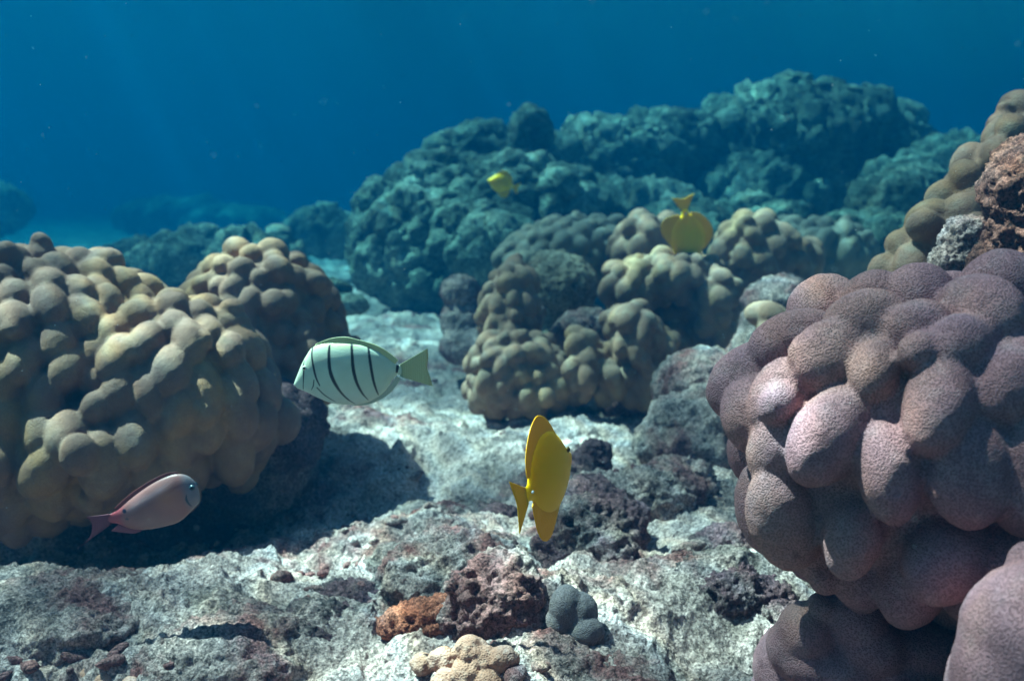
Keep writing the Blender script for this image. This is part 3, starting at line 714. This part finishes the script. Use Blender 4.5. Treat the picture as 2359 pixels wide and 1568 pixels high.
def eyeball(parent, x, y, z, r, iris, white=False):
    for sgn in (1, -1):
        v, f = ico(3); me = mesh_np("eye", v * [r, r * 0.55, r], f); o = link("eye", me, iris, parent); o.location = (x, sgn * y, z)
        me = mesh_np("pupil", v * [r * 0.6, r * 0.3, r * 0.6], f); q = link("pupil", me, MAT_PUPIL, o); q.location = (0, sgn * r * 0.36, 0)
MAT_PUPIL = fish_mat("pupil", (0.008, 0.01, 0.015), 0.15)

FIN_A = fin_mat("pale side fin", (0.37, 0.48, 0.40)); FIN_B = fin_mat("pinkish side fin", (0.30, 0.15, 0.13))
# ---- striped fish, traced in its own plane; nose at -x
S1 = 1 / 6.208 * 0.9436 / FPX * 1.11     # metres per traced unit at 1.08 m
def T1(x, y): return ((x - 1150) * S1, (700 - y) * S1)
prs = [(118, 925, 122, 945, 4), (135, 885, 165, 985, 28), (185, 770, 240, 1018, 55), (250, 630, 320, 1050, 78), (330, 490, 420, 1100, 98), (430, 365, 530, 1150, 115), (600, 305, 680, 1205, 128),
       (800, 290, 850, 1225, 130), (1000, 290, 1010, 1222, 122), (1200, 318, 1180, 1195, 108), (1400, 400, 1340, 1130, 84), (1550, 500, 1500, 1010, 56), (1650, 580, 1610, 850, 34), (1710, 610, 1690, 750, 22), (1760, 600, 1740, 775, 12), (1800, 580, 1780, 790, 5)]
root = empty("striped_fish", at(832, 853, 1.08)); tag(root, "pale greenish fish with black vertical stripes swimming left beside the left coral", "fish")
P2 = []
for a, b, c, d_, t_ in prs:
    (tx, tz), (bx, bz) = T1(a, b), T1(c, d_); P2.append((tx, tz, bx, bz, t_ * S1))
me = loft(P2, 260, 150)
V = coords(me); ux = V[:, 0] / S1 + 1150; uy = 700 - V[:, 2] / S1
stripes = [[(310, 560, 6), (290, 640, 15), (300, 720, 16), (292, 850, 11), (272, 990, 8)],
           [(440, 330, 14), (435, 460, 16), (465, 640, 20), (500, 800, 18), (545, 910, 12)],
           [(705, 270, 18), (700, 420, 26), (712, 640, 32), (760, 820, 34), (860, 1010, 22), (960, 1130, 15), (1045, 1200, 6)],
           [(1025, 275, 22), (1045, 430, 26), (1065, 660, 32), (1105, 850, 28), (1170, 1010, 20), (1250, 1135, 8)],
           [(1275, 335, 18), (1300, 480, 24), (1325, 650, 26), (1350, 820, 24), (1380, 960, 18), (1405, 1055, 10)],
           [(1705, 560, 18), (1700, 640, 26), (1690, 705, 20)],
           [(500, 950, 12), (590, 1050, 12), (680, 1120, 10), (760, 1170, 5)],
           [(462, 830, 9), (445, 920, 10), (405, 990, 6)]]
dark = np.zeros(len(V))
for st in stripes:
    C = catmull(st, 60)
    d2 = np.full(len(V), 1e9)
    for x, y, hw in C:
        d2 = np.minimum(d2, np.hypot(ux - x, uy - y) - hw * 0.82)
    dark = np.maximum(dark, 1 - sstep(-5, 5, d2))
basec = np.array([0.46, 0.58, 0.49])[None] * np.ones((len(V), 1))
yel = sstep(420, 280, uy)[:, None]
basec = basec * (1 - yel) + np.array([0.42, 0.46, 0.22]) * yel
bel = sstep(850, 1150, uy)[:, None] * 0.6
basec = basec * (1 - bel) + np.array([0.40, 0.47, 0.48]) * bel
nse = fbm(V, 60, 3, seed=3)[:, None] * 0.25; basec = basec * (1 + nse * 0.6)
vcol(me, basec * (1 - dark[:, None]) + np.array([0.012, 0.02, 0.03]) * dark[:, None])
link("body", me, fish_mat("striped skin", None, 0.38), root)
FM = fin_mat("pale green fin", (0.50, 0.56, 0.34)); FM2 = fin_mat("pale grey green fin", (0.44, 0.52, 0.45))
fin("dorsal_fin", [T1(*q) for q in [(470, 345), (700, 302), (1000, 300), (1250, 335), (1480, 455), (1660, 590)]], [T1(*q) for q in [(480, 312), (700, 228), (930, 198), (1120, 238), (1200, 255), (1400, 318), (1580, 425), (1712, 535)]], 9 * S1, FM, root)
fin("anal_fin", [T1(*q) for q in [(1000, 1210), (1200, 1180), (1400, 1090), (1560, 930), (1680, 770)]], [T1(*q) for q in [(1010, 1240), (1230, 1218), (1450, 1125), (1620, 985), (1745, 810)]], 9 * S1, FM2, root)
fin("tail_fin", [T1(*q) for q in [(1735, 600), (1760, 690), (1735, 780)]], [T1(*q) for q in [(2150, 350), (2160, 480), (2140, 640), (2180, 780), (2215, 918)]], 12 * S1, FM, root, n=60)
EYE = fish_mat("silver iris", (0.5, 0.6, 0.55), 0.2)
(ex, ez) = T1(318, 660); eyeball(root, ex, 82 * S1, ez, 36 * S1, EYE)
(ex, ez) = T1(125, 935); v, f = ico(3); me = mesh_np("mouth", v * [16 * S1, 14 * S1, 20 * S1], f); q = link("mouth", me, fish_mat("pale lip", (0.6, 0.62, 0.7), 0.4), root); q.location = (ex + 6 * S1, 0, ez)
root.rotation_euler = (R(3), R(0), R(-6))

# ---- pink surgeonfish; nose to the upper right
S2 = 1 / 6.82 * 0.9436 / FPX * 1.15
def T2(x, y): return ((x - 1300) * S2, (760 - y) * S2)
prs = [(2065, 620, 2060, 665, 8), (2062, 560, 2035, 690, 45), (2045, 440, 1960, 765, 85), (1990, 310, 1850, 880, 112), (1870, 210, 1700, 995, 132), (1700, 185, 1500, 1052, 140), (1500, 245, 1320, 1088, 136), (1300, 350, 1150, 1100, 125),
       (1120, 470, 1010, 1090, 108), (960, 590, 900, 1060, 84), (820, 710, 800, 1010, 55), (740, 770, 730, 985, 38), (670, 812, 670, 975, 26), (620, 825, 620, 985, 14), (590, 828, 590, 990, 6)]
root = empty("surgeonfish", at(350, 1172, 1.12)); tag(root, "pinkish grey surgeonfish with reddish fins and tail, under the big left coral", "fish")
P2 = []
for a, b, c, d_, t_ in prs:
    (tx, tz), (bx, bz) = T2(a, b), T2(c, d_); P2.append((tx, tz, bx, bz, t_ * S2))
me = loft(P2, 170, 100)
V = coords(me); ux = V[:, 0] / S2 + 1300; uy = 760 - V[:, 2] / S2
C0 = np.array([0.29, 0.14, 0.13]) * np.ones((len(V), 1))
def mixc(C, col, f): f = np.clip(f, 0, 1)[:, None]; return C * (1 - f) + np.array(col) * f
C0 = mixc(C0, (0.50, 0.22, 0.13), 0.75 * np.exp(-((ux - 1560) / 230) ** 2 - ((uy - 500) / 170) ** 2))
C0 = mixc(C0, (0.20, 0.20, 0.23), sstep(1780, 1950, ux - 0.2 * (uy - 500)))
C0 = mixc(C0, (0.25, 0.19, 0.18), 0.7 * sstep(700, 1050, uy) * sstep(900, 1300, ux))
C0 = mixc(C0, (0.40, 0.09, 0.11), sstep(930, 760, ux))
tl_ = (uy - (150 + (1700 - ux) * 0.62)) # distance beneath the back line
C0 = mixc(C0, (0.48, 0.33, 0.33), 0.8 * np.exp(-((tl_ - 130) / 70) ** 2) * sstep(1750, 1450, ux) * sstep(800, 1100, ux))
for (x, y, r) in [(885, 762, 34)]: C0 = mixc(C0, (0.01, 0.02, 0.05), 1 - sstep(r - 6, r + 8, np.hypot(ux - x, uy - y)))
C_ = catmull([(1885, 500, 6), (1880, 570, 16), (1905, 640, 16), (1945, 700, 6)], 30)
d2 = np.min([np.hypot(ux - x, uy - y) - h for x, y, h in C_], axis=0); C0 = mixc(C0, (0.02, 0.05, 0.08), 1 - sstep(-4, 6, d2))
d2 = np.hypot((ux - 925) / 1.6, uy - 890); C0 = mixc(C0, (0.03, 0.04, 0.07), 0.8 * (1 - sstep(12, 26, d2)))
C0 = C0 * np.array([0.95, 0.78, 0.80]) * (1 + 0.15 * fbm(V, 70, 3, seed=5)[:, None])
vcol(me, C0); link("body", me, fish_mat("pink grey skin", None, 0.36), root)
FR = fin_mat("red fin", (0.26, 0.07, 0.07)); FR2 = fin_mat("dull red tail", (0.24, 0.07, 0.10))
fin("dorsal_fin", [T2(*q) for q in [(1760, 200), (1600, 215), (1400, 310), (1150, 465), (950, 620), (800, 740)]], [T2(*q) for q in [(1730, 150), (1560, 165), (1330, 270), (1050, 440), (850, 600), (700, 740)]], 8 * S2, FR, root)
fin("anal_fin", [T2(*q) for q in [(1150, 1095), (1000, 1085), (860, 1040), (760, 1000)]], [T2(*q) for q in [(1100, 1130), (980, 1160), (820, 1140), (640, 1110)]], 8 * S2, FR2, root)
fin("tail_fin", [T2(*q) for q in [(640, 825), (640, 900), (660, 985)]], [T2(*q) for q in [(270, 862), (330, 940), (345, 1040), (290, 1220), (80, 1400)]], 12 * S2, FR2, root, n=60)
(ex, ez) = T2(1975, 395); eyeball(root, ex, 92 * S2, ez, 46 * S2, fish_mat("teal iris", (0.05, 0.10, 0.13), 0.2))
root.rotation_euler = (R(0), R(0), R(5))

# ---- yellow tangs: one built, two copied. nose at +x, body length about 0.85 + tail
YB = NT("yellow skin"); n_ = YB.noise(22, 3); YB.fin(YB.mix(n_, (0.92, 0.48, 0.002), (0.98, 0.55, 0.003)), 0.42, YB.bump(YB.vor(900), 0.5, 0.0003), 0.12); YB.b.inputs['Subsurface Weight'].default_value = 0.22; YB.b.inputs['Subsurface Scale'].default_value = 0.012; YB.b.inputs['Subsurface Radius'].default_value = (1.0, 0.95, 0.08); YB = YB.m
YF = fin_mat("yellow fin", (0.95, 0.52, 0.003)); YE = fin_mat("orange yellow fin", (0.95, 0.48, 0.003))
def tang(loc, rot, size, label):
    root = empty("yellow_fish", loc); tag(root, label, "fish", "yellow tangs over the reef")
    k = size
    pr = [(0.50, -0.035, 0.50, -0.055, 0.004), (0.485, -0.01, 0.48, -0.085, 0.02), (0.44, 0.035, 0.44, -0.12, 0.035), (0.38, 0.10, 0.37, -0.165, 0.052), (0.30, 0.185, 0.29, -0.225, 0.07), (0.20, 0.25, 0.19, -0.27, 0.085), (0.07, 0.285, 0.07, -0.295, 0.090),
          (-0.06, 0.28, -0.06, -0.285, 0.082), (-0.19, 0.235, -0.19, -0.235, 0.064), (-0.29, 0.165, -0.29, -0.165, 0.045), (-0.36, 0.09, -0.36, -0.09, 0.03), (-0.41, 0.062, -0.41, -0.062, 0.02), (-0.45, 0.064, -0.45, -0.064, 0.012), (-0.49, 0.075, -0.49, -0.075, 0.005)]
    me = loft([(a * k, (b * 1.13 if b > 0.12 else b) * k, c * k, (d * 1.13 if d < -0.12 else d) * k, e * k) for a, b, c, d, e in pr], 120, 72, 0.6); link("body", me, YB, root)
    sc = lambda L: [(x * k, z * k) for x, z in L]
    fin("dorsal_fin", sc([(0.26, 0.20), (0.1, 0.265), (-0.08, 0.26), (-0.22, 0.205), (-0.34, 0.10)]), sc([(0.28, 0.23), (0.20, 0.35), (0.10, 0.44), (-0.01, 0.48), (-0.13, 0.45), (-0.25, 0.37), (-0.35, 0.25), (-0.39, 0.11)]), 0.010 * k, YE, root, n=40)
    fin("anal_fin", sc([(0.12, -0.28), (-0.02, -0.275), (-0.14, -0.25), (-0.24, -0.20), (-0.34, -0.10)]), sc([(0.12, -0.32), (-0.05, -0.43), (-0.18, -0.48), (-0.30, -0.45), (-0.375, -0.34), (-0.39, -0.12)]), 0.010 * k, YE, root, n=40)
    fin("tail_fin", sc([(-0.45, 0.062), (-0.46, 0), (-0.45, -0.062)]), sc([(-0.68, 0.21), (-0.65, 0.10), (-0.63, 0.0), (-0.65, -0.10), (-0.68, -0.21)]), 0.010 * k, YF, root, n=40)
    for sg in (1, -1):
        v, f = ico(2); me = mesh_np("tail_spine", v * [0.020 * k, 0.009 * k, 0.012 * k], f); q = link("tail_spine", me, MAT_SPINE, root); q.location = (-0.385 * k, sg * 0.026 * k, 0)
    eyeball(root, 0.345 * k, 0.058 * k, 0.06 * k, 0.026 * k, IRIS)
    root.rotation_euler = rot
    return root
MAT_SPINE = fish_mat("white spine", (0.85, 0.85, 0.85), 0.4); IRIS = fish_mat("dark iris", (0.10, 0.07, 0.01), 0.2)
proto = tang(at(1262, 1088, 0.92), (R(-8), R(-8), R(66.5)), 0.117, "large yellow fish with white spot by its tail, swimming away over the seabed")
def copy_tree(o, parent=None):
    c = o.copy(); COL.objects.link(c); c.parent = parent
    for ch in o.children: copy_tree(ch, c)
    return c
def place(label, loc, M, scale):
    c = copy_tree(proto); c.location = loc; c.rotation_euler = M; c.scale = (scale,) * 3; c['label'] = label; return c
place("yellow fish diving head down behind the arched coral", at(1585, 545, 2.62), Euler((R(0), R(80), R(20))), 1.38)
place("small yellow fish swimming left in front of the far reef rock", at(1155, 422, 3.9), Euler((R(0), R(-18), R(180))), 0.93)

# ------------------------------------------------------------------ drifting specks
rs = np.random.default_rng(77); v, f = ico(1); Vs, Fs = [], []
for i in range(330):
    d = 0.35 + 3.2 * rs.random() ** 1.3; c = at(rs.uniform(-150, 2500), rs.uniform(-80, 1300), d); r = rs.uniform(0.0002, 0.00045) * (0.5 + 0.5 * d)
    Vs.append(v * r * rs.uniform(0.6, 1.3, 3) + c); Fs.append(f + len(v) * i)
me = mesh_np("drifting_particles", np.concatenate(Vs), np.concatenate(Fs))
s = NT("pale speck"); s.fin((0.7, 0.75, 0.75), 0.8)
o = link("drifting_particles", me, s.m); tag(o, "tiny pale specks drifting in the water", "particles", kind='stuff')

# ------------------------------------------------------------------ water body as haze
s = NT("sea water haze"); s.t.nodes.remove(s.b)
pv = s.n("ShaderNodeVolumePrincipled")
pv.inputs['Color'].default_value = (0.0, 0.0255, 0.062, 1)
pv.inputs['Absorption Color'].default_value = (0.04, 0.46, 0.50, 1)
pv.inputs['Density'].default_value = 0.41
pv.inputs['Anisotropy'].default_value = 0.3
s.l(pv.outputs[0], s.o.inputs['Volume'])
bm = bmesh.new(); bmesh.ops.create_cube(bm, size=1); me = bpy.data.meshes.new("haze"); bm.to_mesh(me); bm.free()
o = link("haze", me, s.m); o.scale = (144, 144, WZ - 0.05 + 2.2); o.location = (0, 0, (WZ - 0.05 - 2.2) / 2); tag(o, kind='stuff')
